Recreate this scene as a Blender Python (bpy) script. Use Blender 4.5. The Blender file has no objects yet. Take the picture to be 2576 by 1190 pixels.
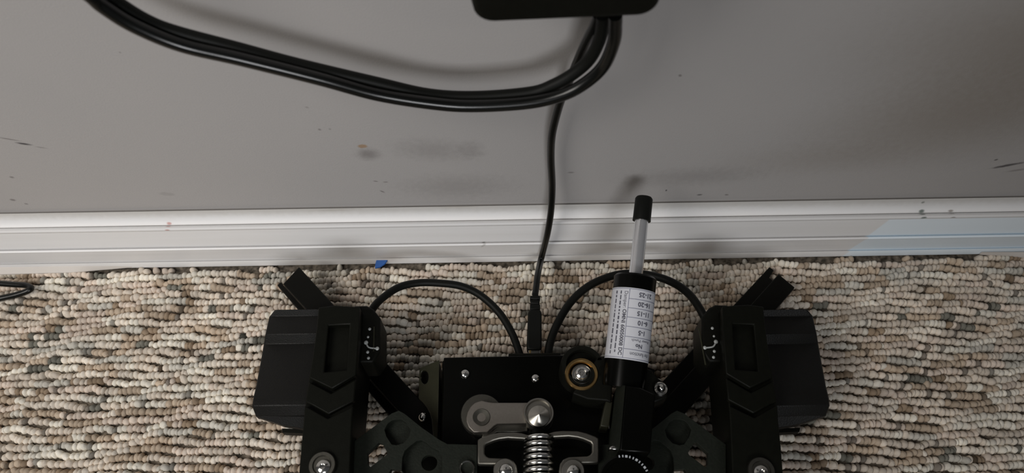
import bpy, bmesh, math, random
import numpy as np
from mathutils import Vector, Matrix

random.seed(7); rng = np.random.default_rng(7)
scene = bpy.context.scene
col = scene.collection
R = math.radians

# ------------------------------------------------------------------ camera
IW, IH, F = 2576.0, 1190.0, 1860.0
CAM = Vector((0.0, -0.2555, 0.473))
CROT = Matrix.Rotation(R(29.0), 3, 'X') @ Matrix.Rotation(R(-0.93), 3, 'Z')
cam = bpy.data.cameras.new('camera')
cam.sensor_width = 36.0
cam.lens = F / IW * 36.0
cam.clip_start = 0.01
cam.dof.use_dof = True
cam.dof.focus_distance = 0.46
cam.dof.aperture_fstop = 9.0
cob = bpy.data.objects.new('camera', cam)
col.objects.link(cob)
cob.matrix_world = Matrix.Translation(CAM) @ CROT.to_4x4()
scene.camera = cob

# ------------------------------------------------------------------ world and lights
world = bpy.data.worlds.new('world'); scene.world = world
world.use_nodes = True
bg = world.node_tree.nodes['Background']
bg.inputs[0].default_value = (0.95, 0.97, 1.0, 1)
bg.inputs[1].default_value = 0.055

def area(name, loc, target, sx, sy, power, color, spread=180):
    l = bpy.data.lights.new(name, 'AREA'); l.shape = 'RECTANGLE'
    l.size = sx; l.size_y = sy; l.energy = power; l.color = color; l.spread = R(spread)
    o = bpy.data.objects.new(name, l); col.objects.link(o)
    o.location = loc
    d = Vector(target) - Vector(loc)
    o.rotation_euler = d.to_track_quat('-Z', 'Y').to_euler()
    return o
area('window_light', (-0.80, -0.60, 1.0), (-0.28, -0.06, 0.0), 0.6, 0.6, 1.62, (1.0, 0.955, 0.90), 72)
area('room_light', (0.10, -1.15, 0.80), (-0.17, 0, 0.09), 0.36, 0.26, 0.70, (0.97, 0.98, 1.0), 64)

scene.view_settings.view_transform = 'Standard'
scene.view_settings.look = 'None'
scene.view_settings.gamma = 1.0
scene.view_settings.use_curve_mapping = False
scene.view_settings.exposure = 0.0

# ------------------------------------------------------------------ pixel -> place
def ray(px, py):
    return CROT @ Vector(((px - IW / 2) / F, -(py - IH / 2) / F, -1.0))
def P(px, py, z):                      # point of height z (metres) under a pixel
    d = ray(px, py); t = (z - CAM.z) / d.z
    return CAM + d * t
def PW(px, py, y):                     # point on the vertical plane y under a pixel
    d = ray(px, py); t = (y - CAM.y) / d.y
    return CAM + d * t
def mm(v): return v * 0.001
def pxsize(p):                         # metres per pixel at a point
    fwd = CROT @ Vector((0, 0, -1))
    return (p - CAM).dot(fwd) / F

# ------------------------------------------------------------------ materials
def new_mat(name):
    m = bpy.data.materials.new(name); m.use_nodes = True
    nt = m.node_tree
    b = nt.nodes['Principled BSDF']
    return m, nt, b
def N(nt, t, **kw):
    n = nt.nodes.new(t)
    for k, v in kw.items(): setattr(n, k, v)
    return n
def simple(name, c, rough=0.5, metal=0.0, spec=0.5, noise=0.0, nscale=400, bump=0.0, bscale=800, coat=0.0):
    m, nt, b = new_mat(name)
    b.inputs['Base Color'].default_value = (*c, 1)
    b.inputs['Roughness'].default_value = rough
    b.inputs['Metallic'].default_value = metal
    b.inputs['Specular IOR Level'].default_value = spec
    b.inputs['Coat Weight'].default_value = coat
    tc = N(nt, 'ShaderNodeTexCoord')
    if noise > 0:
        n = N(nt, 'ShaderNodeTexNoise'); n.inputs['Scale'].default_value = nscale; n.inputs['Detail'].default_value = 4
        nt.links.new(tc.outputs['Object'], n.inputs['Vector'])
        mx = N(nt, 'ShaderNodeMix', data_type='RGBA')
        mx.inputs['A'].default_value = (*[x * (1 - noise) for x in c], 1)
        mx.inputs['B'].default_value = (*[min(1, x * (1 + noise)) for x in c], 1)
        nt.links.new(n.outputs['Fac'], mx.inputs['Factor'])
        nt.links.new(mx.outputs['Result'], b.inputs['Base Color'])
    if bump > 0:
        n2 = N(nt, 'ShaderNodeTexNoise'); n2.inputs['Scale'].default_value = bscale; n2.inputs['Detail'].default_value = 3
        nt.links.new(tc.outputs['Object'], n2.inputs['Vector'])
        bp = N(nt, 'ShaderNodeBump'); bp.inputs['Strength'].default_value = bump; bp.inputs['Distance'].default_value = 0.0005
        nt.links.new(n2.outputs['Fac'], bp.inputs['Height'])
        nt.links.new(bp.outputs['Normal'], b.inputs['Normal'])
    return m

M = {}
M['plastic'] = simple('black_plastic', (0.006, 0.0062, 0.0045), 0.5, 0, 0.12, 0.3, 300, 0.15, 1500)
M['arm'] = simple('black_pedal_arm', (0.0050, 0.0054, 0.0036), 0.45, 0, 0.12, 0.3, 250, 0.12, 1200)
M['gloss'] = simple('gloss_black', (0.002, 0.0021, 0.0016), 0.22, 0, 0.12)
M['leg'] = simple('black_anodised', (0.006, 0.006, 0.0048), 0.5, 0, 0.12, 0.2, 300)
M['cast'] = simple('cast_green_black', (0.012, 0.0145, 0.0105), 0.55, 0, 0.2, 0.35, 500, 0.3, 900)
M['panel'] = simple('olive_panel', (0.028, 0.028, 0.017), 0.4, 0, 0.35, 0.2, 200)
M['footplate'] = simple('grained_black', (0.0085, 0.0084, 0.0078), 0.42, 0, 0.2, 0.3, 1800, 0.35, 1600)
M['rubber'] = simple('black_rubber', (0.005, 0.0055, 0.0045), 0.5, 0, 0.2)
M['cable'] = simple('black_cable', (0.004, 0.0045, 0.004), 0.28, 0, 0.35)
M['thick'] = simple('thick_cable', (0.004, 0.0045, 0.004), 0.24, 0, 0.5)
M['steel'] = simple('brushed_steel', (0.42, 0.40, 0.36), 0.36, 1.0, 0.5, 0.15, 900)
M['darksteel'] = simple('dark_steel', (0.15, 0.145, 0.125), 0.42, 1.0, 0.5, 0.2, 700)
M['linksteel'] = simple('satin_steel', (0.30, 0.275, 0.245), 0.5, 1.0, 0.5, 0.12, 700)
M['camsteel'] = simple('cam_steel', (0.21, 0.20, 0.175), 0.42, 1.0, 0.5, 0.15, 700)
M['conesteel'] = simple('turned_steel', (0.50, 0.48, 0.43), 0.30, 1.0, 0.5, 0.1, 900)
M['chrome'] = simple('chrome', (0.72, 0.71, 0.68), 0.16, 1.0)
M['brass'] = simple('brass', (0.55, 0.36, 0.15), 0.28, 1.0, 0.5, 0.2, 500)
M['gold'] = simple('gold_contact', (0.8, 0.58, 0.24), 0.25, 1.0)
M['rod'] = simple('polished_rod', (0.80, 0.80, 0.82), 0.22, 0.75, 0.5, 0.08, 120)
M['label'] = simple('paper_label', (0.68, 0.69, 0.74), 0.4, 0, 0.4, 0.05, 300)
M['ink'] = simple('label_ink', (0.10, 0.10, 0.13), 0.6)
M['inkline'] = simple('label_line', (0.16, 0.17, 0.25), 0.6)
M['blue'] = simple('blue_plastic', (0.012, 0.11, 0.42), 0.4, 0, 0.4, 0.15, 300)
M['white_mark'] = simple('white_mark', (0.55, 0.58, 0.62), 0.4)
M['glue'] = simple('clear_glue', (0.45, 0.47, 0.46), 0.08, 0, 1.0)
M['caulk'] = simple('cream_paint', (0.62, 0.58, 0.54), 0.5, 0, 0.3, 0.06, 60)

# masks for marks, and for shade painted in among them -------------------------------------------------
def ellipse_mask(nt, pos, cx, cz, rx, rz, ang, soft, noise_sock=None, namt=0.0):
    """1 inside an ellipse in the object's x-z plane, 0 outside"""
    mp = N(nt, 'ShaderNodeMapping', vector_type='TEXTURE')
    mp.inputs['Location'].default_value = (cx, 0, cz)
    mp.inputs['Rotation'].default_value = (0, -ang, 0)
    mp.inputs['Scale'].default_value = (rx, 1e6, rz)
    nt.links.new(pos, mp.inputs['Vector'])
    ln = N(nt, 'ShaderNodeVectorMath', operation='LENGTH')
    nt.links.new(mp.outputs['Vector'], ln.inputs[0])
    src = ln.outputs['Value']
    if noise_sock is not None and namt > 0:
        ma = N(nt, 'ShaderNodeMath', operation='MULTIPLY_ADD')
        nt.links.new(noise_sock, ma.inputs[0]); ma.inputs[1].default_value = namt
        nt.links.new(src, ma.inputs[2]); src = ma.outputs[0]
    mr = N(nt, 'ShaderNodeMapRange', interpolation_type='SMOOTHSTEP')
    mr.inputs['From Min'].default_value = 1.0 + namt * 0.5
    mr.inputs['From Max'].default_value = 1.0 + namt * 0.5 - soft
    nt.links.new(src, mr.inputs['Value'])
    return mr.outputs['Result']

def paint_marks(nt, base_sock, pos, marks, yplane):
    nz = N(nt, 'ShaderNodeTexNoise'); nz.inputs['Scale'].default_value = 260; nz.inputs['Detail'].default_value = 4
    nt.links.new(pos, nz.inputs['Vector'])
    for (px, py, rx, ry, ang, soft, colr, strength, namt) in marks:
        c = PW(px, py, yplane); a = PW(px + rx, py, yplane); b = PW(px, py - ry, yplane)
        f = ellipse_mask(nt, pos, c.x, c.z, abs(a.x - c.x), abs(b.z - c.z), R(ang), soft, nz.outputs['Fac'], namt)
        mu = N(nt, 'ShaderNodeMath', operation='MULTIPLY'); mu.inputs[1].default_value = strength
        nt.links.new(f, mu.inputs[0])
        mx = N(nt, 'ShaderNodeMix', data_type='RGBA')
        nt.links.new(mu.outputs[0], mx.inputs['Factor'])
        nt.links.new(base_sock, mx.inputs['A']); mx.inputs['B'].default_value = (*colr, 1)
        base_sock = mx.outputs['Result']
    return base_sock

def wall_material():
    m, nt, b = new_mat('painted_wall')
    b.inputs['Roughness'].default_value = 0.7
    b.inputs['Specular IOR Level'].default_value = 0.25
    g = N(nt, 'ShaderNodeNewGeometry'); pos = g.outputs['Position']
    n = N(nt, 'ShaderNodeTexNoise'); n.inputs['Scale'].default_value = 9; n.inputs['Detail'].default_value = 5
    nt.links.new(pos, n.inputs['Vector'])
    mx = N(nt, 'ShaderNodeMix', data_type='RGBA')
    mx.inputs['A'].default_value = (0.415, 0.405, 0.402, 1); mx.inputs['B'].default_value = (0.460, 0.440, 0.430, 1)
    nt.links.new(n.outputs['Fac'], mx.inputs['Factor'])
    dk = (0.06, 0.055, 0.06); gy = (0.22, 0.205, 0.20); stain_shade = (0.17, 0.130, 0.085)
    marks = [
        (912, 368, 15, 6, 0, 0.5, (0.35, 0.21, 0.10), 0.75, 0.6),
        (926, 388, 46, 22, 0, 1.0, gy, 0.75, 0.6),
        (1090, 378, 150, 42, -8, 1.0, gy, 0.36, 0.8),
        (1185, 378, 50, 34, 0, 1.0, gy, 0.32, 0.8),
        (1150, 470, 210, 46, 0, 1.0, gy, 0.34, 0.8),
        (60, 362, 26, 4, -17, 0.8, dk, 0.9, 0.5),
        (22, 350, 40, 3, -20, 0.9, gy, 0.8, 0.3),
        (103, 371, 22, 2.5, -18, 0.9, gy, 0.6, 0.3),
        (30, 446, 8, 4, 0, 0.8, gy, 0.8, 0.4), (32, 503, 10, 4, -5, 0.8, gy, 0.9, 0.4), (66, 513, 7, 3, 0, 0.8, gy, 0.7, 0.4),
        (2535, 416, 52, 4.5, 19, 0.8, dk, 0.85, 0.7), (2560, 428, 40, 4, 14, 0.9, gy, 0.6, 0.5), (2506, 402, 6, 3, 30, 0.7, dk, 0.7, 0.4),
        (1711, 190, 6, 5, 40, 0.8, gy, 0.9, 0.2),
        (1676, 479, 3, 3, 0, 0.6, dk, 0.8, 0), (1760, 490, 10, 2.5, 5, 0.7, dk, 0.7, 0.4), (1828, 490, 7, 2.5, -10, 0.7, gy, 0.8, 0.4),
        (1436, 434, 12, 3, 0, 0.8, gy, 0.7, 0.6), (1600, 455, 40, 26, 0, 1.0, gy, 0.35, 0.5),  # the wider grey ellipse paints the rod cap's cast shadow
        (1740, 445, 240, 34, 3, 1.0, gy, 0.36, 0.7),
        (945, 456, 9, 2, -15, 0.7, gy, 0.8, 0.3), (962, 482, 10, 2, -45, 0.7, gy, 0.9, 0.3), (970, 458, 9, 2, 0, 0.7, gy, 0.7, 0.3),
        (804, 326, 6, 4, 30, 0.8, gy, 0.7, 0.3), (830, 325, 5, 4, 0, 0.8, gy, 0.4, 0.3), (772, 270, 8, 3, -20, 0.8, gy, 0.5, 0.4),
        (302, 132, 5, 3, -50, 0.8, gy, 0.5, 0.2), (420, 488, 24, 6, -10, 0.6, gy, 0.25, 0.9),
        (2420, 300, 520, 190, 10, 1.0, stain_shade, 0.42, 0.25), (2680, 110, 700, 340, 0, 1.0, stain_shade, 0.5, 0.2),  # brown staining, with shade on the right of the wall painted in
        (2050, 400, 340, 60, 4, 1.0, stain_shade, 0.16, 0.4),
    ]
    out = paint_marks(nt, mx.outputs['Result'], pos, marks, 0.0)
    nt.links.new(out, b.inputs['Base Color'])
    n2 = N(nt, 'ShaderNodeTexNoise'); n2.inputs['Scale'].default_value = 900; n2.inputs['Detail'].default_value = 3
    nt.links.new(pos, n2.inputs['Vector'])
    bp = N(nt, 'ShaderNodeBump'); bp.inputs['Strength'].default_value = 0.25; bp.inputs['Distance'].default_value = 0.0004
    nt.links.new(n2.outputs['Fac'], bp.inputs['Height']); nt.links.new(bp.outputs['Normal'], b.inputs['Normal'])
    return m

def baseboard_material():
    m, nt, b = new_mat('white_gloss_paint')
    b.inputs['Roughness'].default_value = 0.38
    b.inputs['Specular IOR Level'].default_value = 0.35
    g = N(nt, 'ShaderNodeNewGeometry'); pos = g.outputs['Position']
    mp = N(nt, 'ShaderNodeMapping'); mp.inputs['Scale'].default_value = (4, 40, 120)
    nt.links.new(pos, mp.inputs['Vector'])
    n = N(nt, 'ShaderNodeTexNoise'); n.inputs['Scale'].default_value = 1.0; n.inputs['Detail'].default_value = 5
    nt.links.new(mp.outputs['Vector'], n.inputs['Vector'])
    mx = N(nt, 'ShaderNodeMix', data_type='RGBA')
    mx.inputs['A'].default_value = (0.77, 0.76, 0.75, 1); mx.inputs['B'].default_value = (0.88, 0.88, 0.89, 1)
    nt.links.new(n.outputs['Fac'], mx.inputs['Factor'])
    # paler bluish colour on the lower flats, ending in a slant
    sx = N(nt, 'ShaderNodeSeparateXYZ'); nt.links.new(pos, sx.inputs[0])
    a = PW(2115, 640, -0.014); c = PW(2230, 566, -0.012)
    slope = (c.x - a.x) / (c.z - a.z)
    e = N(nt, 'ShaderNodeMath', operation='MULTIPLY_ADD'); nt.links.new(sx.outputs['Z'], e.inputs[0])
    e.inputs[1].default_value = slope; e.inputs[2].default_value = a.x - slope * a.z
    d = N(nt, 'ShaderNodeMath', operation='SUBTRACT'); nt.links.new(sx.outputs['X'], d.inputs[0]); nt.links.new(e.outputs[0], d.inputs[1])
    r1 = N(nt, 'ShaderNodeMapRange'); r1.inputs['From Min'].default_value = -0.0007; r1.inputs['From Max'].default_value = 0.0007
    nt.links.new(d.outputs[0], r1.inputs['Value'])
    zt = PW(2300, 559, -0.012).z
    r2 = N(nt, 'ShaderNodeMapRange'); r2.inputs['From Min'].default_value = zt + 0.0005; r2.inputs['From Max'].default_value = zt - 0.0005
    nt.links.new(sx.outputs['Z'], r2.inputs['Value'])
    mu = N(nt, 'ShaderNodeMath', operation='MULTIPLY'); nt.links.new(r1.outputs[0], mu.inputs[0]); nt.links.new(r2.outputs[0], mu.inputs[1])
    mx2 = N(nt, 'ShaderNodeMix', data_type='RGBA'); nt.links.new(mu.outputs[0], mx2.inputs['Factor'])
    nt.links.new(mx.outputs['Result'], mx2.inputs['A']); mx2.inputs['B'].default_value = (0.84, 0.93, 1.0, 1)
    gr = (0.05, 0.09, 0.07)
    marks = [(420, 585, 9, 2.5, 0, 0.7, (0.5, 0.2, 0.17), 0.7, 0.3), (2332, 540, 6, 3, 30, 0.7, gr, 0.7, 0.3),
             (2326, 554, 10, 3, 0, 0.7, gr, 0.8, 0.5), (2400, 553, 9, 2, 0, 0.7, (0.2, 0.17, 0.14), 0.7, 0.4),
             (1216, 612, 5, 7, -30, 0.7, (0.4, 0.39, 0.38), 0.6, 0.3), (775, 657, 24, 4, 0, 1.0, (0.3, 0.28, 0.26), 0.6, 0.4),
             (840, 560, 90, 4, 1, 1.0, (0.5, 0.46, 0.42), 0.5, 0.6), (1150, 553, 80, 4, 1, 1.0, (0.52, 0.48, 0.42), 0.5, 0.6),
             (2250, 512, 330, 5, 0.5, 0.8, (0.30, 0.27, 0.22), 0.5, 0.4), (990, 640, 60, 16, 0, 1.0, (0.5, 0.44, 0.4), 0.35, 0.4),
             (1288, 548, 4000, 20, 0, 0.8, (0.42, 0.40, 0.36), 0.5, 0.3),
             (220, 549, 6, 3, 0, 0.7, (0.45, 0.44, 0.42), 0.6, 0.3)]
    out = paint_marks(nt, mx2.outputs['Result'], pos, marks, -0.012)
    nt.links.new(out, b.inputs['Base Color'])
    n2 = N(nt, 'ShaderNodeTexNoise'); n2.inputs['Scale'].default_value = 1.5; n2.inputs['Detail'].default_value = 4
    nt.links.new(mp.outputs['Vector'], n2.inputs['Vector'])
    bp = N(nt, 'ShaderNodeBump'); bp.inputs['Strength'].default_value = 0.3; bp.inputs['Distance'].default_value = 0.0006
    nt.links.new(n2.outputs['Fac'], bp.inputs['Height']); nt.links.new(bp.outputs['Normal'], b.inputs['Normal'])
    return m

def carpet_material():
    m, nt, b = new_mat('berber_yarn')
    b.inputs['Roughness'].default_value = 0.95
    b.inputs['Specular IOR Level'].default_value = 0.05
    at = N(nt, 'ShaderNodeAttribute', attribute_name='yarn')
    g = N(nt, 'ShaderNodeNewGeometry')
    n = N(nt, 'ShaderNodeTexNoise'); n.inputs['Scale'].default_value = 520; n.inputs['Detail'].default_value = 3
    nt.links.new(g.outputs['Position'], n.inputs['Vector'])
    mr = N(nt, 'ShaderNodeMapRange'); mr.inputs['To Min'].default_value = 0.82; mr.inputs['To Max'].default_value = 1.18
    nt.links.new(n.outputs['Fac'], mr.inputs['Value'])
    mx = N(nt, 'ShaderNodeVectorMath', operation='SCALE')
    nt.links.new(at.outputs['Vector'], mx.inputs[0]); nt.links.new(mr.outputs[0], mx.inputs['Scale'])
    nt.links.new(mx.outputs[0], b.inputs['Base Color'])
    bp = N(nt, 'ShaderNodeBump'); bp.inputs['Strength'].default_value = 0.5; bp.inputs['Distance'].default_value = 0.0006
    nt.links.new(n.outputs['Fac'], bp.inputs['Height']); nt.links.new(bp.outputs['Normal'], b.inputs['Normal'])
    return m

# ------------------------------------------------------------------ mesh helpers
CENT = {}
def finish(name, verts, faces, mat, parent=None, smooth=True, angle=35, bevel=0.0, bseg=2):
    vs = [Vector(v) for v in verts]
    lo = Vector((min(v.x for v in vs), min(v.y for v in vs), min(v.z for v in vs)))
    hi = Vector((max(v.x for v in vs), max(v.y for v in vs), max(v.z for v in vs)))
    c = (lo + hi) / 2; c.z = lo.z
    me = bpy.data.meshes.new(name)
    me.from_pydata([v - c for v in vs], [], faces)
    bm = bmesh.new(); bm.from_mesh(me)
    bmesh.ops.recalc_face_normals(bm, faces=bm.faces)
    bm.to_mesh(me); bm.free()
    if smooth:
        me.polygons.foreach_set('use_smooth', [True] * len(me.polygons))
        me.set_sharp_from_angle(angle=R(angle))
    me.materials.append(M[mat] if isinstance(mat, str) else mat)
    o = bpy.data.objects.new(name, me); col.objects.link(o)
    CENT[o.name] = c.copy()
    if parent:
        o.parent = parent; o.location = c - CENT[parent.name]
    else:
        o.location = c
    if bevel > 0:
        bv = o.modifiers.new('edge', 'BEVEL'); bv.width = bevel; bv.segments = bseg; bv.limit_method = 'ANGLE'; bv.angle_limit = R(40)
    return o

class MB:
    def __init__(self): self.v = []; self.f = []
    def add(self, vs, fs):
        o = len(self.v); self.v += [Vector(v) for v in vs]; self.f += [tuple(i + o for i in f) for f in fs]
    def prism(self, top, zbot, holes=()):
        """top: list of Vectors (closed outline); extruded straight down to zbot (number or per-vertex drop)"""
        bm = bmesh.new()
        edges = []
        for loop in [top] + list(holes):
            vs = [bm.verts.new(p) for p in loop]
            for i in range(len(vs)): edges.append(bm.edges.new((vs[i], vs[(i + 1) % len(vs)])))
        if holes:
            bmesh.ops.triangle_fill(bm, use_beauty=True, use_dissolve=False, edges=edges)
        else:
            bm.faces.new(list(bm.verts))
        r = bmesh.ops.extrude_face_region(bm, geom=list(bm.faces))
        for e in r['geom']:
            if isinstance(e, bmesh.types.BMVert): e.co.z = zbot if not callable(zbot) else zbot(e.co)
        bm.verts.index_update()
        self.add([v.co.copy() for v in bm.verts], [[v.index for v in f.verts] for f in bm.faces])
        bm.free(); return self
    def lathe(self, c, axis, prof, seg=28):
        """prof: [(distance along axis, radius)]"""
        axis = Vector(axis).normalized()
        u = axis.orthogonal().normalized(); w = axis.cross(u)
        o = len(self.v)
        for (t, r) in prof:
            for k in range(seg):
                a = 2 * math.pi * k / seg
                self.v.append(Vector(c) + axis * t + (u * math.cos(a) + w * math.sin(a)) * max(r, 1e-5))
        for i in range(len(prof) - 1):
            for k in range(seg):
                k2 = (k + 1) % seg
                self.f.append((o + i * seg + k, o + i * seg + k2, o + (i + 1) * seg + k2, o + (i + 1) * seg + k))
        self.f.append(tuple(o + k for k in range(seg)))
        self.f.append(tuple(o + (len(prof) - 1) * seg + k for k in range(seg)))
        return self
    def tube(self, pts, rad, seg=12, sub=8, closed_ends=True):
        path = catmull(pts, sub) if sub > 1 else [Vector(p) for p in pts]
        n = len(path); o = len(self.v)
        t0 = (path[1] - path[0]).normalized(); u = t0.orthogonal().normalized()
        for i, p in enumerate(path):
            t = (path[min(i + 1, n - 1)] - path[max(i - 1, 0)]).normalized()
            u = (u - t * u.dot(t)).normalized(); w = t.cross(u)
            r = rad(i / (n - 1)) if callable(rad) else rad
            for k in range(seg):
                a = 2 * math.pi * k / seg
                self.v.append(p + (u * math.cos(a) + w * math.sin(a)) * r)
        for i in range(n - 1):
            for k in range(seg):
                k2 = (k + 1) % seg
                self.f.append((o + i * seg + k, o + i * seg + k2, o + (i + 1) * seg + k2, o + (i + 1) * seg + k))
        if closed_ends:
            self.f.append(tuple(o + k for k in range(seg))); self.f.append(tuple(o + (n - 1) * seg + k for k in range(seg)))
        return self
    def box(self, c, s, rot=None):
        vs = []
        for x in (-.5, .5):
            for y in (-.5, .5):
                for z in (-.5, .5):
                    v = Vector((x * s[0], y * s[1], z * s[2]))
                    if rot is not None: v = rot @ v
                    vs.append(Vector(c) + v)
        self.add(vs, [(0, 1, 3, 2), (4, 6, 7, 5), (0, 4, 5, 1), (2, 3, 7, 6), (0, 2, 6, 4), (1, 5, 7, 3)]); return self
    def build(self, name, mat, parent=None, **kw):
        return finish(name, self.v, self.f, mat, parent, **kw)

def catmull(pts, sub):
    pts = [Vector(p) for p in pts]; out = []
    for i in range(len(pts) - 1):
        p0 = pts[max(i - 1, 0)]; p1 = pts[i]; p2 = pts[i + 1]; p3 = pts[min(i + 2, len(pts) - 1)]
        for k in range(sub):
            t = k / sub
            out.append(0.5 * ((2 * p1) + (p2 - p0) * t + (2 * p0 - 5 * p1 + 4 * p2 - p3) * t * t + (3 * p1 - p0 - 3 * p2 + p3) * t ** 3))
    out.append(pts[-1]); return out

def pp(pts, z): return [P(x, y, mm(z)) for x, y in pts]
def circ(px, py, z, rpx, n=20):
    c = P(px, py, mm(z)); r = rpx * pxsize(c)
    return [c + Vector((math.cos(2 * math.pi * k / n) * r, math.sin(2 * math.pi * k / n) * r, 0)) for k in range(n)]
def mir(pts, ax, dy=0): return [(2 * ax - x, y + dy) for x, y in pts][::-1]
def tag(o, label=None, cat=None, group=None, kind=None):
    if label: o['label'] = label
    if cat: o['category'] = cat
    if group: o['group'] = group
    if kind: o['kind'] = kind
    return o
def empty(name, loc):
    o = bpy.data.objects.new(name, None); col.objects.link(o); o.location = loc; o.empty_display_size = 0.02
    CENT[o.name] = Vector(loc); return o

# ================================================================== SETTING
CARPET = 0.0048        # top of the pile
def quad_wall(name, x0, x1, z0, z1, mat):
    m = MB(); m.box(((x0 + x1) / 2, 0.03, (z0 + z1) / 2), (x1 - x0, 0.06, z1 - z0)); return m.build(name, mat, smooth=False)
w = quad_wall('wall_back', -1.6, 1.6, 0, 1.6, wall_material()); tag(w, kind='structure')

m = MB(); m.box((0, -0.9, -0.01), (3.2, 1.8, 0.02))
fm, fnt, fb = new_mat('carpet_backing')
fb.inputs['Roughness'].default_value = 1.0
g = N(fnt, 'ShaderNodeNewGeometry'); sp = N(fnt, 'ShaderNodeTexNoise'); sp.inputs['Scale'].default_value = 260
fnt.links.new(g.outputs['Position'], sp.inputs['Vector'])
cr = N(fnt, 'ShaderNodeValToRGB'); cr.color_ramp.elements[0].position = 0.35; cr.color_ramp.elements[0].color = (0.05, 0.042, 0.032, 1)
cr.color_ramp.elements[1].position = 0.7; cr.color_ramp.elements[1].color = (0.26, 0.22, 0.175, 1)
fnt.links.new(sp.outputs['Fac'], cr.inputs[0]); fnt.links.new(cr.outputs[0], fb.inputs['Base Color'])
f = m.build('floor', fm, smooth=False); tag(f, kind='structure')

def build_carpet():
    pitch_x, pitch_y = 0.0031, 0.00515
    x0, x1, ymin = -0.80, 0.80, -0.48
    ny = int(-ymin / pitch_y); nx = int((x1 - x0) / pitch_x)
    # template: a rounded loop (dome), axes 1
    seg, rings = 8, 3
    tv = []
    for i in range(rings):
        a = (math.pi / 2) * i / rings
        for k in range(seg):
            b = 2 * math.pi * k / seg
            tv.append((math.cos(b) * math.cos(a) ** 0.8, math.sin(b) * math.cos(a) ** 0.8, math.sin(a)))
    tv.append((0, 0, 1)); tv = np.array(tv)
    tf = []
    for i in range(rings - 1):
        for k in range(seg):
            k2 = (k + 1) % seg
            tf += [(i * seg + k, i * seg + k2, (i + 1) * seg + k2), (i * seg + k, (i + 1) * seg + k2, (i + 1) * seg + k)]
    for k in range(seg): tf.append(((rings - 1) * seg + k, (rings - 1) * seg + (k + 1) % seg, rings * seg))
    tf = np.array(tf)
    pal = 1.12 * np.array([(0.60, 0.53, 0.45), (0.70, 0.66, 0.58), (0.45, 0.365, 0.28), (0.59, 0.505, 0.43), (0.52, 0.495, 0.44), (0.17, 0.165, 0.14), (0.27, 0.205, 0.145), (0.66, 0.60, 0.52)])
    prob = np.array([.27, .16, .16, .10, .07, .05, .06, .13])
    X = []; Y = []; C = []; WD = []
    ph = rng.uniform(0, 6.28, 12)
    for r in range(ny + 1):
        wd = np.clip(rng.normal(pitch_x, 0.0006, nx + 60), 0.0016, 0.0045)
        xs = x0 + np.cumsum(wd) - wd / 2 - rng.uniform(0, pitch_x)
        nr = len(xs)
        yb = -0.0178 - r * pitch_y
        wav = 0.0018 * np.sin(xs * 16 + ph[0] + 0.06 * r) + 0.0013 * np.sin(xs * 47 + ph[1] + 0.25 * r) + 0.0008 * np.sin(xs * 110 + ph[2] + r * 0.9) + 0.00045 * np.sin(xs * 260 + r * 2.1)
        ys = yb + wav + rng.normal(0, 0.00035, nr)
        cols = np.zeros((nr, 3)); i = 0
        while i < nr:
            k = rng.choice(8, p=prob); L = rng.integers(1, 9) if k not in (5, 6) else rng.integers(1, 4)
            cols[i:i + L] = pal[k] * rng.uniform(0.84, 1.16); i += L
        dk = rng.random(nr) < 0.03
        cols[dk] *= 0.35; wd = np.where(dk, wd * 0.8, wd)
        cols *= rng.uniform(0.88, 1.10, (nr, 1))
        X.append(xs); Y.append(ys); C.append(cols); WD.append(wd)
    X = np.concatenate(X); Y = np.concatenate(Y); C = np.concatenate(C); WD = np.concatenate(WD)
    keep = (Y < -0.0175) & (X < x1); X, Y, C, WD = X[keep], Y[keep], C[keep], WD[keep]
    n = len(X)
    sx = WD * rng.uniform(0.66, 0.84, n); sy = rng.uniform(0.00235, 0.00295, n); sz = rng.uniform(0.0038, 0.0050, n)
    slant = np.interp(X, [-0.4, -0.1, 0.15, 0.4], [-0.42, -0.22, -0.08, 0.02])
    ang = slant + rng.normal(0, 0.20, n)
    V = tv[None] * np.stack([sx, sy, sz], -1)[:, None, :]
    # lean: the crown shifts sideways a little
    V[..., 0] += V[..., 2] * rng.normal(0.08, 0.14, n)[:, None]
    V[..., 1] += V[..., 2] * rng.normal(-0.04, 0.08, n)[:, None]
    ca, sa = np.cos(ang)[:, None], np.sin(ang)[:, None]
    xr = V[..., 0] * ca - V[..., 1] * sa; yr = V[..., 0] * sa + V[..., 1] * ca
    V = np.stack([xr + X[:, None], yr + Y[:, None], V[..., 2] + 0.0002], -1)
    nv = len(tv)
    faces = (tf[None] + (np.arange(n) * nv)[:, None, None]).reshape(-1, 3)
    me = bpy.data.meshes.new('carpet_pile')
    V = V.reshape(-1, 3)
    me.vertices.add(len(V)); me.vertices.foreach_set('co', V.astype(np.float32).ravel())
    me.loops.add(faces.size); me.loops.foreach_set('vertex_index', faces.astype(np.int32).ravel())
    me.polygons.add(len(faces)); me.polygons.foreach_set('loop_start', np.arange(0, faces.size, 3, dtype=np.int32))
    me.polygons.foreach_set('use_smooth', np.ones(len(faces), dtype=bool))
    me.update(calc_edges=True)
    at = me.attributes.new('yarn', 'FLOAT_COLOR', 'POINT')
    cc = np.ones((len(V), 4), dtype=np.float32); cc[:, :3] = np.repeat(C, nv, axis=0)
    at.data.foreach_set('color', cc.ravel())
    me.materials.append(carpet_material())
    o = bpy.data.objects.new('carpet_pile', me); col.objects.link(o)
    tag(o, 'speckled beige berber carpet pile of looped yarn in rows', 'carpet', kind='stuff')
build_carpet()

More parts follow.
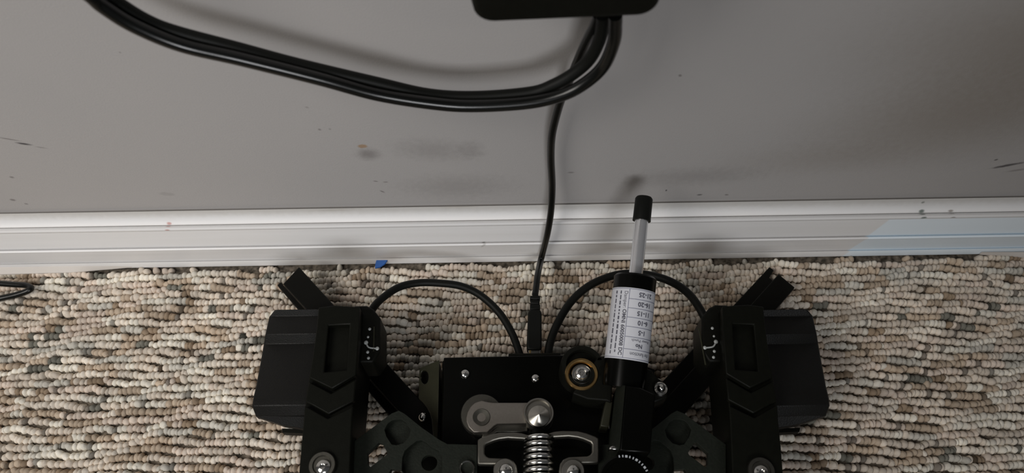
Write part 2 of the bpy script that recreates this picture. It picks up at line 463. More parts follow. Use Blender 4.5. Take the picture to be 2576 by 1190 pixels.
# baseboard: profile measured down the moulding at image column 1000
prof = [(521.5, 0.0), (521.7, 2.0), (529, 2.5), (541, 3.3), (553, 5.0), (557, 5.8), (558.5, 5.4), (560, 7.4), (564, 9.6), (570, 10.4), (572.5, 9.6), (575, 9.8), (611, 12.0), (613.5, 11.2), (616, 13.2), (620.5, 14.2), (623, 13.6), (647, 14.2), (648.5, 13.8), (650, 15.2), (653, 15.6)]
pr = [(-mm(d), PW(1000, py, -mm(d)).z) for py, d in prof] + [(-mm(15.7), 0.0035), (0.0, 0.0035)]
bmt = baseboard_material()
xs = [-1.2 + 2.4 * i / 48 for i in range(49)]
m = MB()
np_ = len(pr)
for x in xs:
    for (y, z) in pr: m.v.append(Vector((x, y, z)))
for i in range(len(xs) - 1):
    for k in range(np_):
        k2 = (k + 1) % np_
        m.f.append((i * np_ + k, (i + 1) * np_ + k, (i + 1) * np_ + k2, i * np_ + k2))
m.f.append(tuple(range(np_))); m.f.append(tuple(range((len(xs) - 1) * np_, len(xs) * np_)))
bb = m.build('baseboard_back', bmt, angle=22); tag(bb, kind='structure')

# the paint-stiffened strip that peels off along the foot of the baseboard
def strip(name, top_pts, bot_pts, z0, z1):
    n = len(top_pts); m = MB(); vs = []
    for (a, b) in zip(top_pts, bot_pts):
        p = P(a[0], a[1], mm(z1)); q = P(b[0], b[1], mm(z0))
        p.y = max(min(p.y, -0.0135), -0.05); q.y = min(q.y, p.y - 0.0006)
        vs += [p, q, q - Vector((0, 0, 0.0012)), p - Vector((0, 0, 0.0035))]
    fs = []
    for i in range(n - 1):
        for k in range(4):
            k2 = (k + 1) % 4
            fs.append((i * 4 + k, i * 4 + k2, (i + 1) * 4 + k2, (i + 1) * 4 + k))
    fs += [(0, 1, 2, 3), tuple((n - 1) * 4 + k for k in range(4))]
    m.add(vs, fs); return m.build(name, 'caulk')
t1 = strip('trim_1', [(-240, 678), (0, 672), (100, 671), (200, 668), (300, 664), (390, 660)], [(-240, 700), (0, 690), (100, 687), (180, 685), (250, 678), (392, 662)], 5.2, 7.5); tag(t1, kind='structure')
t2 = strip('trim_2', [(2470, 634), (2530, 634), (2600, 634), (2800, 632)], [(2472, 637), (2530, 642), (2600, 649), (2800, 660)], 5.2, 7.5); tag(t2, kind='structure')

# ================================================================== RUDDER PEDALS
base_pt = P(1355, 1050, 0.005)
RP = empty('rudder_pedals', (base_pt.x, base_pt.y, 0.005))
tag(RP, 'black metal rudder pedals with a silver cam spring and a labelled damper, on the carpet', 'rudder pedals')
GROUND = 4.4

# --- diagonal base legs
def leg(main, flange, lip):
    m = MB()
    m.prism(pp(main, 24), mm(13))
    c = sum(pp(main, 24), Vector()) / 4
    web = [c + (p - c) * 0.86 for p in pp(main, 24)]
    for v in web: v.z = mm(13.5)
    m.prism(web, mm(8))
    m.prism(pp(flange, 9), mm(GROUND))
    return m.build('base_leg', 'leg', RP, bevel=0.0006)
leg([(752, 671), (1090, 1042), (1048, 1083), (712, 714)], [(697, 717), (706, 709), (722, 729), (735, 728), (1080, 1060), (1020, 1092)], 0)
leg([(1959, 689), (2000, 723), (1660, 1111), (1622, 1062)], [(1936, 671), (1947, 679), (1936, 698), (1955, 715), (1640, 1085), (1590, 1042)], 0)

# --- central chassis with its top plate
body = MB().prism(pp([(1112, 906), (1530, 900), (1530, 1400), (1112, 1400)], 42), mm(GROUND)).build('chassis', 'gloss', RP, bevel=0.001)
MB().prism(pp([(1116, 899), (1400, 893), (1532, 896), (1532, 1410), (1104, 1410)], 48), mm(42.5)).build('top_plate', 'gloss', body, bevel=0.0007)
MB().prism(pp([(1279, 889), (1411, 887), (1411, 910), (1279, 910)], 46), mm(20)).build('connector_panel', 'plastic', body, bevel=0.0005)
# flared side panel at the left of the chassis, with a round hole and a screw in a scooped corner
def side_panel(pts, hole, zf):
    m = MB()
    top = [P(x, y, mm(zf(x))) for x, y in pts]
    bm_pts = top
    hl = [P(x, y, mm(zf(x))) for x, y in hole]
    m.prism(bm_pts, lambda co: co.z - 0.003, [hl])
    return m
zf = lambda x: 31 + 11 * (x - 1055) / 50.0
hole = [(1068 + 10 * math.cos(a * math.pi / 8), 948 + 18 * math.sin(a * math.pi / 8)) for a in range(16)]
sp_ = side_panel([(1105, 905), (1055, 926), (1053, 1002), (1062, 1010), (1072, 1022), (1081, 1038), (1086, 1056), (1088, 1078), (1090, 1102), (1101, 1108)], hole, zf)
sp_.build('side_panel', 'panel', RP, bevel=0.0004)
MB().prism(pp([(1106, 912), (1060, 930), (1057, 1060), (1046, 1130), (1040, 1260), (1110, 1260)], 26), mm(GROUND)).build('side_bracket', 'plastic', RP)
zr = lambda x: 31 + 11 * (1652 - x) / 50.0
MB().prism(pp(mir([(1106, 912), (1060, 930), (1057, 1060), (1046, 1130), (1040, 1260), (1110, 1260)], 1353), 26), mm(GROUND)).build('side_bracket', 'plastic', RP)

def screw(px, py, z, rpx, parent, name='screw', mat='chrome', dome=0.55, socket=True, base=1.2, below=0.0):
    c = P(px, py, mm(z)); r = rpx * pxsize(c)
    m = MB()
    h = r * dome
    prof = [(-mm(below), r * 0.98), (mm(base) * 0.5, r)]
    for k in range(1, 6):
        a = k / 6 * math.pi / 2 * (0.72 if socket else 1.0)
        prof.append((mm(base) * 0.5 + h * math.sin(a), r * math.cos(a) if not socket else r * (1 - 0.62 * (k / 5) ** 1.6)))
    if socket: prof += [(mm(base) * 0.5 + h * 0.35, r * 0.33), (mm(base) * 0.5 + h * 0.3, 0)]
    else: prof += [(mm(base) * 0.5 + h, 0)]
    m.lathe(c, (0, 0, 1), prof, 24)
    return m.build(name, mat, parent, angle=50)
screw(1170, 942, 48, 12, body, socket=False, dome=0.7)
screw(1347, 953, 48, 11, body, socket=False, dome=0.7)
screw(1065, 1050, 30, 12, body, socket=False, dome=0.8, below=6)

# --- rudder bar castings
def casting(f_):
    outer = f_([(880, 1118), (905, 1100), (985, 1040), (1003, 1033), (1018, 1041), (1060, 1075), (1105, 1106), (1125, 1117), (1200, 1119), (1200, 1275), (900, 1275), (880, 1200)])
    win = f_([(953, 1113), (961, 1115), (975, 1139), (973, 1144), (932, 1175), (925, 1168), (924, 1140)])
    win2 = f_([(975, 1195), (984, 1180), (1010, 1182), (1020, 1196), (1010, 1222), (985, 1222)])
    pocket1 = f_([(967, 1081), (975, 1066), (985, 1058), (996, 1055), (1010, 1055), (1022, 1063), (1033, 1082), (1028, 1100), (1014, 1115), (997, 1120), (985, 1118), (972, 1098)])
    pocket2 = f_([(1012, 1152), (1018, 1134), (1034, 1120), (1048, 1109), (1060, 1107), (1072, 1113), (1084, 1124), (1104, 1134), (1112, 1150), (1113, 1180), (1100, 1225), (1030, 1240), (1010, 1200)])
    pocket3 = f_([(1118, 1136), (1160, 1136), (1164, 1144), (1160, 1210), (1118, 1210)])
    m = MB()
    m.prism(pp(outer, 60), mm(55), [pp(win, 60), pp(win2, 60), pp(pocket1, 60), pp(pocket2, 60)])
    hx = f_([(1080, 1164)])[0]
    m.prism(pp(outer, 55), mm(50.5), [pp(win, 55), pp(win2, 55), circ(hx[0], hx[1], 55, 20)])
    return m.build('rudder_bar', 'cast', RP, bevel=0.0008)
casting(lambda p: p)
casting(lambda p: mir(p, 1353))
c = P(1175, 1180, mm(60.5)); s = pxsize(c)
MB().lathe(c, (0, 0, 1), [(-0.001, 19 * s), (0.0015, 20 * s), (0.002, 18 * s), (0.0015, 16 * s), (-0.001, 15.5 * s)], 28).build('bushing_ring', 'chrome', RP)

# --- foot pedals
def foot_pedal(f_, ax, side):
    top = f_([(801, 773), (840, 768), (905, 772), (903, 848), (896, 940), (886, 1051), (880, 1190), (868, 1470), (728, 1470), (752, 1190), (757, 1125), (765, 1056), (771, 985), (777, 952), (786, 899), (797, 820)])
    m = MB()
    m.prism(pp(top, 70), mm(29))
    up = f_([(801, 773), (840, 768), (905, 772), (903, 848), (896, 942), (835, 978), (777, 950), (786, 899), (797, 820)])
    win = f_([(826, 818), (879, 816), (872, 931), (815, 936)])
    m.prism(pp(up, 75), mm(69.5), [pp(win, 75)])
    ch = f_([(777, 960), (833, 989), (895, 953), (891, 1008), (826, 1042), (768, 1010)])
    m.prism(pp(ch, 73), mm(69.5))
    low = f_([(766, 1020), (824, 1053), (888, 1022), (886, 1051), (880, 1190), (868, 1470), (728, 1470), (752, 1190), (757, 1125), (764, 1056)])
    m.prism(pp(low, 74), mm(69.5))
    arm = m.build('foot_pedal', 'arm', RP, bevel=0.0007)
    # the wavy foot plate that reaches outwards from the arm
    st = [(690, 779, 55), (676, 796, 52), (666, 841, 55), (662, 866, 50.5), (655, 905, 53), (643, 970, 58), (635, 1003, 61), (633, 1021, 61), (643, 1048, 56.5)]
    inn = P(*f_([(815, 900)])[0], mm(60)).x
    tops = []; 
    for (x, y, z) in st:
        q = P(*f_([(x, y)])[0], mm(z)); tops.append(q)
    vs = []; fs = []; nst = len(st)
    for q in tops:
        for xx in (q.x, q.x + (inn - q.x) * 0.03, inn):
            vs.append(Vector((xx, q.y, q.z - (0.0008 if xx == q.x else 0))))
        for xx in (inn, q.x):
            vs.append(Vector((xx, q.y, q.z - 0.006)))
    for i in range(nst - 1):
        for k in range(5):
            k2 = (k + 1) % 5
            fs.append((i * 5 + k, i * 5 + k2, (i + 1) * 5 + k2, (i + 1) * 5 + k))
    fs += [tuple(range(5)), tuple((nst - 1) * 5 + k for k in range(5))]
    mb = MB(); mb.add(vs, fs)
    # lower skirt and tab below the front lip
    sk = f_([(643, 1047), (790, 1047), (790, 1082), (770, 1080), (712, 1070)])
    mb.prism([P(x, y, mm(56.4 - (y - 1047) * 0.165)) for x, y in sk], lambda co: co.z - 0.005)
    mb.build('foot_plate', 'footplate', arm, bevel=0.0006)
    tb = f_([(709, 1078), (790, 1080), (790, 1092), (711, 1088)])
    MB().prism(pp(tb, 44), mm(38)).build('plate_tab', 'plastic', arm)
    # brake sensor housing on the inner side
    hs = f_([(890, 769), (922, 768), (938, 776), (957, 800), (956, 885), (938, 912), (890, 912)])
    h = MB().prism(pp(hs, 60), mm(34)).build('sensor_housing', 'plastic', arm, bevel=0.0012)
    # glossy sealant blobs for glints, and an edge highlight made as a paler tube
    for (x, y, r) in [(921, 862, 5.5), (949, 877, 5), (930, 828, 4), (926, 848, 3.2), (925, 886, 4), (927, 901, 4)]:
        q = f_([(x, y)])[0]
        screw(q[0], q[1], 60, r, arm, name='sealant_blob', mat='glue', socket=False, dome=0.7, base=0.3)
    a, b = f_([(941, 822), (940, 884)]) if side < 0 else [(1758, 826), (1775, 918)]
    MB().tube([P(a[0], a[1], mm(60.3)), P(b[0], b[1], mm(60.3))], 0.0005, 6, 1).build('edge_highlight', 'panel', arm)
    a, b, c_ = f_([(921, 862)])[0], f_([(928, 874)])[0], f_([(949, 877)])[0]
    MB().tube([P(a[0], a[1], mm(60.4)), P(b[0], b[1], mm(60.4)), P(c_[0], c_[1], mm(60.4))], 0.0005, 6, 4).build('sensor_wire', 'glue', arm)
    # pivot bolt with washer on the arm
    bx, by = (812, 1172) if side < 0 else (1913, 1186)
    q = P(bx, by, mm(74)); s = pxsize(q)
    MB().lathe(q, (0, 0, 1), [(-0.0005, 34 * s), (0.0016, 34 * s), (0.0022, 32 * s), (0.0022, 24 * s), (0.0012, 22 * s), (0.0012, 0)], 36).build('washer', 'darksteel', arm)
    screw(bx + 1, by + 4, 75.6, 19, arm, name='pivot_bolt', mat='chrome', socket=True, dome=0.5)
    return arm
foot_pedal(lambda p: p, None, -1)
foot_pedal(lambda p: mir(p, 1361, -2), None, 1)

# --- brake sensor cables between pedals and chassis
def cable(name, pts, rpx, mat, parent, sub=10, seg=12):
    w = [P(x, y, mm(z)) for x, y, z in pts]
    s = pxsize(w[len(w) // 2])
    return MB().tube(w, rpx * s, seg, sub).build(name, mat, parent, angle=60)
cable('sensor_cable', [(925, 805, 48), (938, 776, 48), (962, 750, 45), (1003, 723, 41), (1050, 712, 38), (1100, 712, 36), (1160, 720, 34), (1210, 744, 32), (1256, 787, 31), (1286, 835, 31), (1301, 872, 31), (1309, 900, 31)], 9.5, 'rubber', RP)
cable('sensor_cable', [(1378, 902, 31), (1384, 862, 31), (1402, 815, 31), (1436, 760, 32), (1484, 718, 34), (1545, 693, 36), (1600, 688, 38), (1655, 697, 40), (1700, 715, 43), (1735, 742, 46), (1760, 776, 48), (1775, 805, 48)], 10, 'rubber', RP)

# --- damper: tube, rod, cap, printed label
A0 = P(1572, 940, mm(68)); A1 = P(1620.5, 496, mm(98))
ax = (A1 - A0).normalized(); LEN = (A1 - A0).length
def on_axis(py):                       # parameter along the axis whose image row is py
    lo, hi = -0.05, LEN + 0.02
    for _ in range(50):
        md = (lo + hi) / 2; p = A0 + ax * md - CAM; cc = CROT.transposed() @ p
        y = IH / 2 - F * cc.y / (-cc.z)
        if y > py: lo = md
        else: hi = md
    return (lo + hi) / 2
RT = 0.0123
t_top, t_lab1, t_lab0 = on_axis(695), on_axis(733), on_axis(908)
t_rodend, t_cap0 = LEN, on_axis(556)
damper = MB().lathe(A0, ax, [(on_axis(975), RT * 0.97), (t_lab0 - 0.0004, RT), (t_top - 0.0012, RT), (t_top, RT - 0.0012), (t_top + 0.0001, 0.006), (t_top - 0.002, 0.0055), (t_top - 0.002, 0)], 48).build('damper', 'gloss', RP)
MB().lathe(A0, ax, [(t_top - 0.0015, 0.0040), (t_rodend - 0.002, 0.0040), (t_rodend - 0.002, 0)], 28).build('piston_rod', 'rod', damper)
MB().lathe(A0, ax, [(t_cap0, 0.0042), (t_cap0, 0.0054), (t_cap0 + 0.002, 0.0053), (t_rodend - 0.0012, 0.0052), (t_rodend, 0.0044), (t_rodend, 0)], 28).build('rod_cap', 'rubber', damper)
MB().lathe(A0, ax, [(t_lab0, RT - 0.0002), (t_lab0, RT + 0.00012), (t_lab1, RT + 0.00012), (t_lab1, RT - 0.0002)], 64).build('label_sticker', 'label', damper)
# frame around the axis: e_up faces the camera side, e_r to the right
e_r = Vector((1, 0, 0)); e_r = (e_r - ax * e_r.dot(ax)).normalized(); e_u = e_r.cross(ax).normalized()
if e_u.z < 0: e_u = -e_u
def on_tube(u, t, off=0.0002):         # u: arc length to the right of the top line, t: along the axis
    a = u / RT; r = RT + off
    return A0 + ax * t + (e_u * math.cos(a) + e_r * math.sin(a)) * r
Ltot = t_lab1 - t_lab0
def line_on_tube(m, u0, t0, u1, t1, wd):
    n = 14; vs = []; fs = []
    du, dt = u1 - u0, t1 - t0; L = math.hypot(du, dt); nu, nt_ = -dt / L * wd / 2, du / L * wd / 2
    for i in range(n + 1):
        k = i / n
        vs.append(on_tube(u0 + du * k + nu, t0 + dt * k + nt_, 0.00022)); vs.append(on_tube(u0 + du * k - nu, t0 + dt * k - nt_, 0.00022))
    for i in range(n): fs.append((2 * i, 2 * i + 1, 2 * i + 3, 2 * i + 2))
    m.add(vs, fs)
def text_mesh(s, bold=False):
    cu = bpy.data.curves.new('txt', 'FONT'); cu.body = s; cu.size = 1.0; cu.resolution_u = 3
    if bold: cu.offset = 0.03
    o = bpy.data.objects.new('txt', cu); col.objects.link(o)
    dg = bpy.context.evaluated_depsgraph_get(); dg.update()
    me = bpy.data.meshes.new_from_object(o.evaluated_get(dg))
    vs = [v.co.copy() for v in me.vertices]; fs = [tuple(p.vertices) for p in me.polygons]
    bpy.data.objects.remove(o); bpy.data.curves.remove(cu); bpy.data.meshes.remove(me)
    return vs, fs
def text_on_tube(m, s, u, t, size, mode, length=None, bold=False):
    """mode 'flip': turned half round; mode 'down': reads from the rod end towards the base"""
    vs, fs = text_mesh(s, bold)
    if not vs: return
    w_ = max(v.x for v in vs); sc = size; sx = size if length is None else length / w_
    out = []
    for v in vs:
        if mode == 'flip': uu = u - (v.x - w_ / 2) * sx; tt = t - (v.y - 0.33) * sc
        else: tt = t - v.x * sx; uu = u + (v.y - 0.33) * sc
        out.append(on_tube(uu, tt, 0.00024))
    m.add(out, fs)
lines = MB()
uL, uR = -0.0040, 0.0170              # table of the label
fr = [0.985, 0.845, 0.715, 0.585, 0.455, 0.315, 0.145, 0.02]
for k in fr: line_on_tube(lines, uL if k not in (0.985, 0.02) else -0.0185, t_lab0 + Ltot * k, uR, t_lab0 + Ltot * k, 0.00028)
for u in (uL, 0.0148, uR): line_on_tube(lines, u, t_lab0 + Ltot * 0.02, u, t_lab0 + Ltot * 0.985, 0.00028)
lines.build('label_lines', 'inkline', damper, smooth=False)
ink = MB()
for s_, a, b in [('21-25', 0.985, 0.845), ('16-20', 0.845, 0.715), ('11-15', 0.715, 0.585), ('6-10', 0.585, 0.455), ('1-5', 0.455, 0.315)]:
    text_on_tube(ink, s_, 0.0055, t_lab0 + Ltot * (a + b) / 2, 0.0036, 'flip', bold=True)
text_on_tube(ink, 'Power Punch', 0.0058, t_lab0 + Ltot * 0.275, 0.0022, 'flip')
text_on_tube(ink, 'No', 0.0045, t_lab0 + Ltot * 0.20, 0.0032, 'flip', bold=True)
text_on_tube(ink, 'the function', 0.0060, t_lab0 + Ltot * 0.085, 0.0030, 'flip', length=0.0125)
text_on_tube(ink, 'Damper:', -0.0058, t_lab0 + Ltot * 0.95, 0.0030, 'down', length=Ltot * 0.24)
text_on_tube(ink, 'OMNI 60050008 DC', -0.0058, t_lab0 + Ltot * 0.69, 0.0030, 'down', length=Ltot * 0.64, bold=True)
for u_ in (-0.0090, -0.0122):          # fine print too small to read: broken strokes
    k = 0.95
    while k > 0.09:
        wlen = random.uniform(0.025, 0.085)
        line_on_tube(ink, u_, t_lab0 + Ltot * k, u_, t_lab0 + Ltot * max(k - wlen, 0.06), random.uniform(0.0007, 0.0011)); k -= wlen + 0.018
ink.build('label_text', 'ink', damper, smooth=False)

# --- damper mount: clamp block, lug with ball stud, lower block, dial
MB().prism(pp([(1503, 897), (1545, 893), (1538, 1012), (1526, 1008), (1478, 1004), (1440, 990), (1470, 950)], 64), mm(44)).build('clamp_block', 'plastic', RP, bevel=0.0008)
MB().prism(pp([(1524, 1008), (1542, 1010), (1532, 1075), (1510, 1072)], 62), mm(48)).build('clamp_rib', 'panel', RP, bevel=0.0006)
lb = MB().prism(pp([(1573, 968), (1610, 974), (1649, 992), (1636, 1140), (1558, 1135)], 80), mm(44))
lb.build('mount_block', 'gloss', RP, bevel=0.001)
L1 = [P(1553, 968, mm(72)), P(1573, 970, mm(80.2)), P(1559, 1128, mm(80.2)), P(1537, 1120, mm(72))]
mq = MB(); mq.prism(L1, lambda co: 0.046); mq.build('mount_bevel', 'cast', RP)  # lit left facet of the block, its light given by a paler material
MB().prism(pp([(1620, 925), (1640, 930), (1652, 948), (1678, 968), (1680, 1000), (1648, 1012), (1600, 1000)], 62), mm(46)).build('mount_lug', 'plastic', RP, bevel=0.001)
q = P(1661, 981, mm(62)); s = pxsize(q)
MB().lathe(q, (0, 0, 1), [(-0.0005, 18 * s), (0.0015, 18.5 * s), (0.0022, 16 * s), (0.0018, 12 * s), (0.003, 10.5 * s), (0.0045, 8 * s), (0.0052, 4 * s), (0.0054, 0)], 28).build('ball_stud', 'chrome', RP)
q = P(1572, 1212, mm(78)); s = pxsize(q)
dial = MB().lathe(q, (0, 0, 1), [(-0.024, 60 * s), (-0.004, 60 * s), (-0.004, 66 * s), (-0.0008, 66 * s), (0, 62 * s), (0, 52 * s), (-0.0006, 50 * s), (-0.0006, 0)], 48).build('damping_dial', 'gloss', RP)
for k in range(12):
    a = R(8 + k * 8.2)
    r0 = 63 * s; rad = Vector((math.cos(a), math.sin(a), 0))
    MB().box(q + rad * r0 + Vector((0, 0, 0.0002)), (0.0011, 0.0006 if k % 3 else 0.0012, 0.0006), Matrix.Rotation(a, 3, 'Z')).build('dial_mark', 'white_mark', dial)
MB().prism(pp([(1534, 1124), (1548, 1118), (1560, 1128), (1552, 1133), (1532, 1130)], 74), mm(66)).build('mount_clip', 'chrome', RP, bevel=0.0006)

# --- pivot bearing: black boss, brass race and bolt
q = P(1460, 941, mm(48)); s = pxsize(q)
boss = MB().lathe(q, (0, 0, 1), [(-0.001, 55 * s), (0.014, 53 * s), (0.016, 50 * s), (0.016, 40 * s), (0.012, 38 * s), (0.012, 0)], 40).build('bearing_boss', 'plastic', RP)
q2 = P(1463, 941, mm(64)); s = pxsize(q2)
MB().lathe(q2, (0, 0, 1), [(-0.002, 42 * s), (0.0002, 42 * s), (0.0008, 40 * s), (0.0006, 35 * s), (-0.0004, 31 * s), (-0.002, 30 * s)], 40).build('brass_race', 'brass', boss)
MB().lathe(q2, (0, 0, 1), [(-0.0035, 26 * s), (-0.0002, 26 * s), (0.0004, 24.5 * s), (-0.0006, 22 * s), (-0.0006, 18.5 * s), (0.0008, 18 * s), (0.0022, 15 * s), (0.0028, 10 * s), (0.0016, 8 * s), (0.0016, 5 * s), (0.0024, 3 * s), (0.0024, 0)], 32).build('pivot_bolt', 'chrome', boss)

# --- follower link: washer, link plate, screw, roller with a cone tip
q = P(1212, 1046, mm(48)); s = pxsize(q)
link_w = MB().lathe(q, (0, 0, 1), [(0, 53 * s), (0.0022, 53 * s), (0.003, 51 * s), (0.003, 0)], 40).build('link_washer', 'darksteel', RP)
Z4 = lambda pts: [(1100 + x / 3.605, 860 + y / 3.605) for x, y in pts]
MB().prism(pp(Z4([(470, 700), (820, 700), (820, 815), (540, 818), (480, 860), (400, 870)]), 51), mm(48)).build('link_base', 'darksteel', RP, bevel=0.0004)
linkp = MB().prism(pp(Z4([(262, 690), (272, 640), (300, 590), (340, 552), (400, 532), (460, 545), (500, 551), (860, 551), (860, 742), (545, 746), (515, 765), (455, 820), (330, 821), (285, 775), (264, 725)]), 57), mm(51)).build('follower_link', 'linksteel', RP, bevel=0.0005)
q = P(1211, 1050, mm(57)); s = pxsize(q)
MB().lathe(q, (0, 0, 1), [(-0.0004, 22 * s), (0.0003, 22 * s), (0.0005, 21 * s), (0.0001, 11 * s), (-0.0014, 8 * s), (-0.0014, 0)], 6 * 5).build('link_screw', 'darksteel', linkp)
MB().lathe(P(1209, 1050, mm(56.3)), (0, 0, 1), [(0, 7 * s), (0.0006, 7 * s), (0.0002, 4 * s), (0.0002, 0)], 6).build('screw_socket', 'brass', linkp)
q = P(1354, 1049, mm(52)); s = pxsize(q)
rol = MB().lathe(q, (0, 0, 1), [(-0.003, 38 * s), (0.008, 38 * s), (0.0092, 36.5 * s), (0.0092, 33 * s), (0.0072, 31 * s), (0.0072, 0)], 44).build('cam_roller', 'steel', RP)
MB().lathe(P(1355, 1051, mm(59)), (0, 0, 1), [(0, 27 * s), (0.0030, 27 * s), (0.0036, 26 * s), (0.0072, 0)], 40).build('roller_cone', 'conesteel', rol, angle=25)

# --- cam plate (two hooked lobes), bolts and coil spring
lobe = Z4([(365, 895), (372, 884), (400, 868), (480, 840), (560, 822), (700, 820), (770, 828), (840, 850), (900, 862), (900, 900), (830, 888), (770, 880), (640, 872), (560, 882), (510, 896), (440, 926), (428, 945), (428, 1015), (445, 1038), (470, 1050), (640, 1058), (690, 1080), (718, 1120), (728, 1180), (720, 1260), (590, 1280), (545, 1200), (540, 1112), (372, 1112), (365, 1102)])
def cam(pts):
    o = MB().prism(pp(pts, 66), mm(61)).build('cam_plate', 'camsteel', RP, bevel=0.0009); return o
cl = cam(lobe)
cr_ = cam(mir(lobe, 1354, -4))
for (x, y, o_) in [(1270, 1184, cl), (1441, 1186, cr_)]:
    q = P(x, y, mm(66)); s = pxsize(q)
    MB().lathe(q, (0, 0, 1), [(-0.0004, 29 * s), (0.0012, 29 * s), (0.0018, 27 * s), (0.0018, 0)], 32).build('washer', 'steel', o_)
    screw(x + 2, y + 2, 67.4, 19, o_, name='cam_bolt', mat='chrome', socket=False, dome=0.8)
hel = []
Sa = P(1356, 1101, mm(62)); Sb = P(1354, 1275, mm(62)); s = pxsize(Sa)
sd = (Sb - Sa).normalized(); su = Vector((1, 0, 0)); su = (su - sd * su.dot(sd)).normalized(); sw = sd.cross(su)
turns = (Sb - Sa).length / (15.6 * s)
for i in range(int(turns * 24) + 1):
    a = 2 * math.pi * i / 24
    hel.append(Sa + sd * ((Sb - Sa).length * i / (turns * 24)) + (su * math.cos(a) + sw * math.sin(a)) * (34 * s))
spring = MB().tube(hel, 6.3 * s, 8, 1).build('coil_spring', 'chrome', RP, angle=70)
MB().tube([P(1354, 1085, mm(62)), P(1354, 1275, mm(62))], 24 * s, 16, 1).build('spring_core', 'gloss', spring)

# ================================================================== USB CABLE
plug_c = P(1346, 830, mm(30))
UC = empty('usb_cable', (plug_c.x, plug_c.y, 0.02))
tag(UC, 'thin black cable with a small plug, running from the pedals up the wall', 'cable')
s = pxsize(plug_c)
MB().prism(pp([(1328, 788), (1331, 778), (1360, 778), (1363, 788), (1363, 868), (1361, 880), (1327, 880), (1325, 868)], 34), mm(26)).build('plug_body', 'rubber', UC, bevel=0.0012, bseg=3)
m = MB()
for (y0, y1, hw) in [(743, 752, 13), (754, 764, 11.5), (764, 779, 13)]:
    m.prism(pp([(1346 - hw, y0), (1346 + hw, y0), (1346 + hw, y1), (1346 - hw, y1)], 33), mm(27))
m.prism(pp([(1339, 735), (1353, 735), (1353, 780), (1339, 780)], 32.4), mm(27.6))
m.build('strain_relief', 'rubber', UC, bevel=0.0007)
MB().prism(pp([(1329, 877), (1360, 877), (1359, 892), (1330, 892)], 32.6), mm(28)).build('metal_shell', 'chrome', UC, bevel=0.0003)
MB().prism(pp([(1331, 879), (1336, 879), (1335, 890), (1331, 890)], 33), mm(29)).build('shell_tongue', 'gold', UC)
path = [P(1346, 742, mm(30)), P(1349, 722, mm(29)), P(1353, 690, mm(26))]
path += [PW(1362, 648, -0.019), PW(1377, 588, -0.0175), PW(1386, 530, -0.013), PW(1389, 470, -0.009), PW(1386, 400, -0.008), PW(1388, 345, -0.009), PW(1398, 296, -0.010), PW(1414, 244, -0.012), PW(1442, 180, -0.016), PW(1472, 110, -0.020), PW(1496, 62, -0.024), PW(1504, 40, -0.025)]
MB().tube(path, 0.0022, 12, 10).build('cord', 'cable', UC, angle=60)

# ================================================================== BOX ON THE WALL AND ITS THICK CABLES
YF = -0.046
corner = lambda px, py: PW(px, py, YF)
bl, brr = corner(1190, 66), corner(1658, 46)
ux = (brr - bl).normalized(); uz = Vector((0, -1, 0)).cross(ux) * -1
uz = Vector((-ux.z, 0, ux.x)); W_ = (brr - bl).length; H_ = 0.085
rr = 0.0085
def rrect(w_, h_, r_, inset=0.0):
    pts = []
    for (cx, cz, a0) in [(w_ - r_, r_, -90), (w_ - r_, h_ - r_, 0), (r_, h_ - r_, 90), (r_, r_, 180)]:
        for k in range(7):
            a = R(a0 + k * 15); pts.append((cx + (r_ - inset) * math.cos(a), cz + (r_ - inset) * math.sin(a)))
    return pts
m = MB(); rings = [(0.0, 0.0), (YF + 0.005, 0.0), (YF + 0.0015, 0.0008), (YF + 0.0003, 0.002), (YF, 0.0036)]
npts = 28
for (y, ins) in rings:
    for (a, b) in rrect(W_, H_, rr, ins):
        p = bl + ux * a + uz * b; m.v.append(Vector((p.x, y - 0.0004 if y == 0 else y, p.z)))
for i in range(len(rings) - 1):
    for k in range(npts):
        k2 = (k + 1) % npts; m.f.append((i * npts + k, i * npts + k2, (i + 1) * npts + k2, (i + 1) * npts + k))
m.f.append(tuple(range(npts))); m.f.append(tuple((len(rings) - 1) * npts + k for k in range(npts)))
PB = m.build('power_adapter', 'plastic', None, angle=40)
tag(PB, 'black rounded box mounted on the wall, thick cables leaving its underside', 'power adapter')

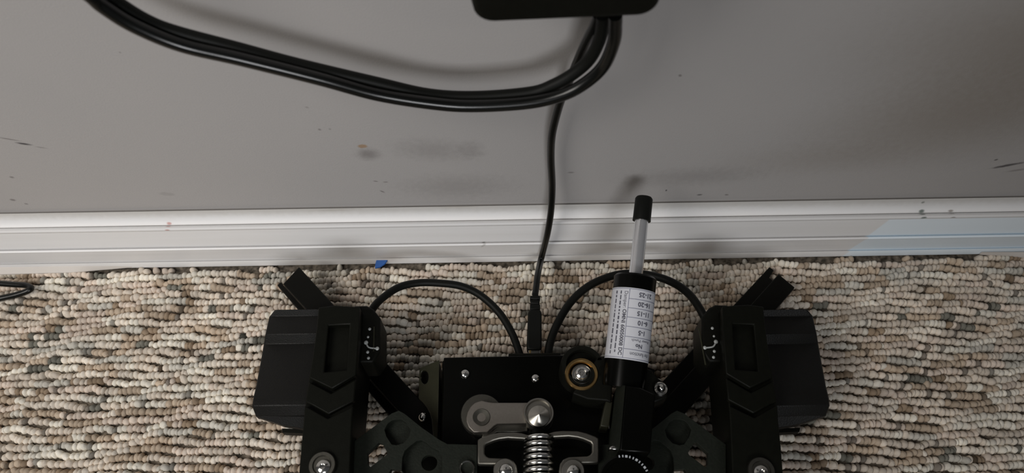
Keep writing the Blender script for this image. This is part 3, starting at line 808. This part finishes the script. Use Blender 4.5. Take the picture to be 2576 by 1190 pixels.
def thick(pts, name, label, rad, ys, mat):
    n = len(pts); w = []
    for i, (x, y) in enumerate(pts):
        w.append(PW(x, y, ys(i / (n - 1), x)))
    a = w[-1]
    w += [a + Vector((-0.02, 0.0, 0.03)), a + Vector((-0.03, 0.006, 0.10)), a + Vector((-0.03, 0.01, 0.22))]
    o = MB().tube(w, rad, 20, 8).build(name, mat, None, angle=60)
    tag(o, label, 'cable', None)
def ydep(base, end):
    def f(k, x):
        if x > 1380: return base + (end - base) * min(1, (x - 1380) / 150.0)
        return base
    return f
B = [(1548, 40), (1548, 60), (1544, 105), (1518, 166), (1472, 209), (1415, 239), (1328, 259), (1200, 267), (1100, 262), (952, 239), (804, 199), (604, 149), (455, 114), (338, 66), (258, 16), (200, -30)]
A = [(1516, 40), (1516, 58), (1508, 100), (1482, 150), (1440, 187), (1392, 214), (1335, 233), (1200, 244), (1080, 238), (948, 209), (748, 162), (598, 122), (446, 82), (372, 54), (300, 10), (240, -40)]
thick(B, 'power_cable', 'thick glossy black cable sagging from the box, nearer the floor of the two', 0.0029, ydep(-0.0365, -0.033), 'thick')
thick(A, 'power_cable', 'thick black cable sagging from the box, nearer the wall of the two', 0.0029, ydep(-0.030, -0.0265), 'rubber')

# ================================================================== SMALL THINGS ON THE CARPET
w = [P(-160, 700, mm(7.2)), P(-60, 706, mm(7.2)), P(0, 713, mm(7.2)), P(38, 716, mm(7.4)), P(66, 718, mm(8)), P(78, 724, mm(9)), P(70, 732, mm(9)), P(40, 742, mm(8)), P(0, 751, mm(7.2)), P(-80, 768, mm(7.2)), P(-200, 790, mm(7.2))]
CO = MB().tube(w, 0.0021, 10, 8).build('cord', 'cable', None, angle=60)
tag(CO, 'loop of thin black cord lying on the carpet below the baseboard', 'cord')
top = [P(947, 654, mm(9)), P(975, 654, mm(9)), P(968, 664, mm(7)), P(956, 672, mm(6)), P(943, 675, mm(5.6)), P(944, 664, mm(7))]
BS = MB().prism(top, lambda co: co.z - 0.0012).build('plastic_scrap', 'blue', None, bevel=0.0002)
tag(BS, 'tiny bright blue scrap of plastic at the foot of the baseboard', 'plastic scrap')
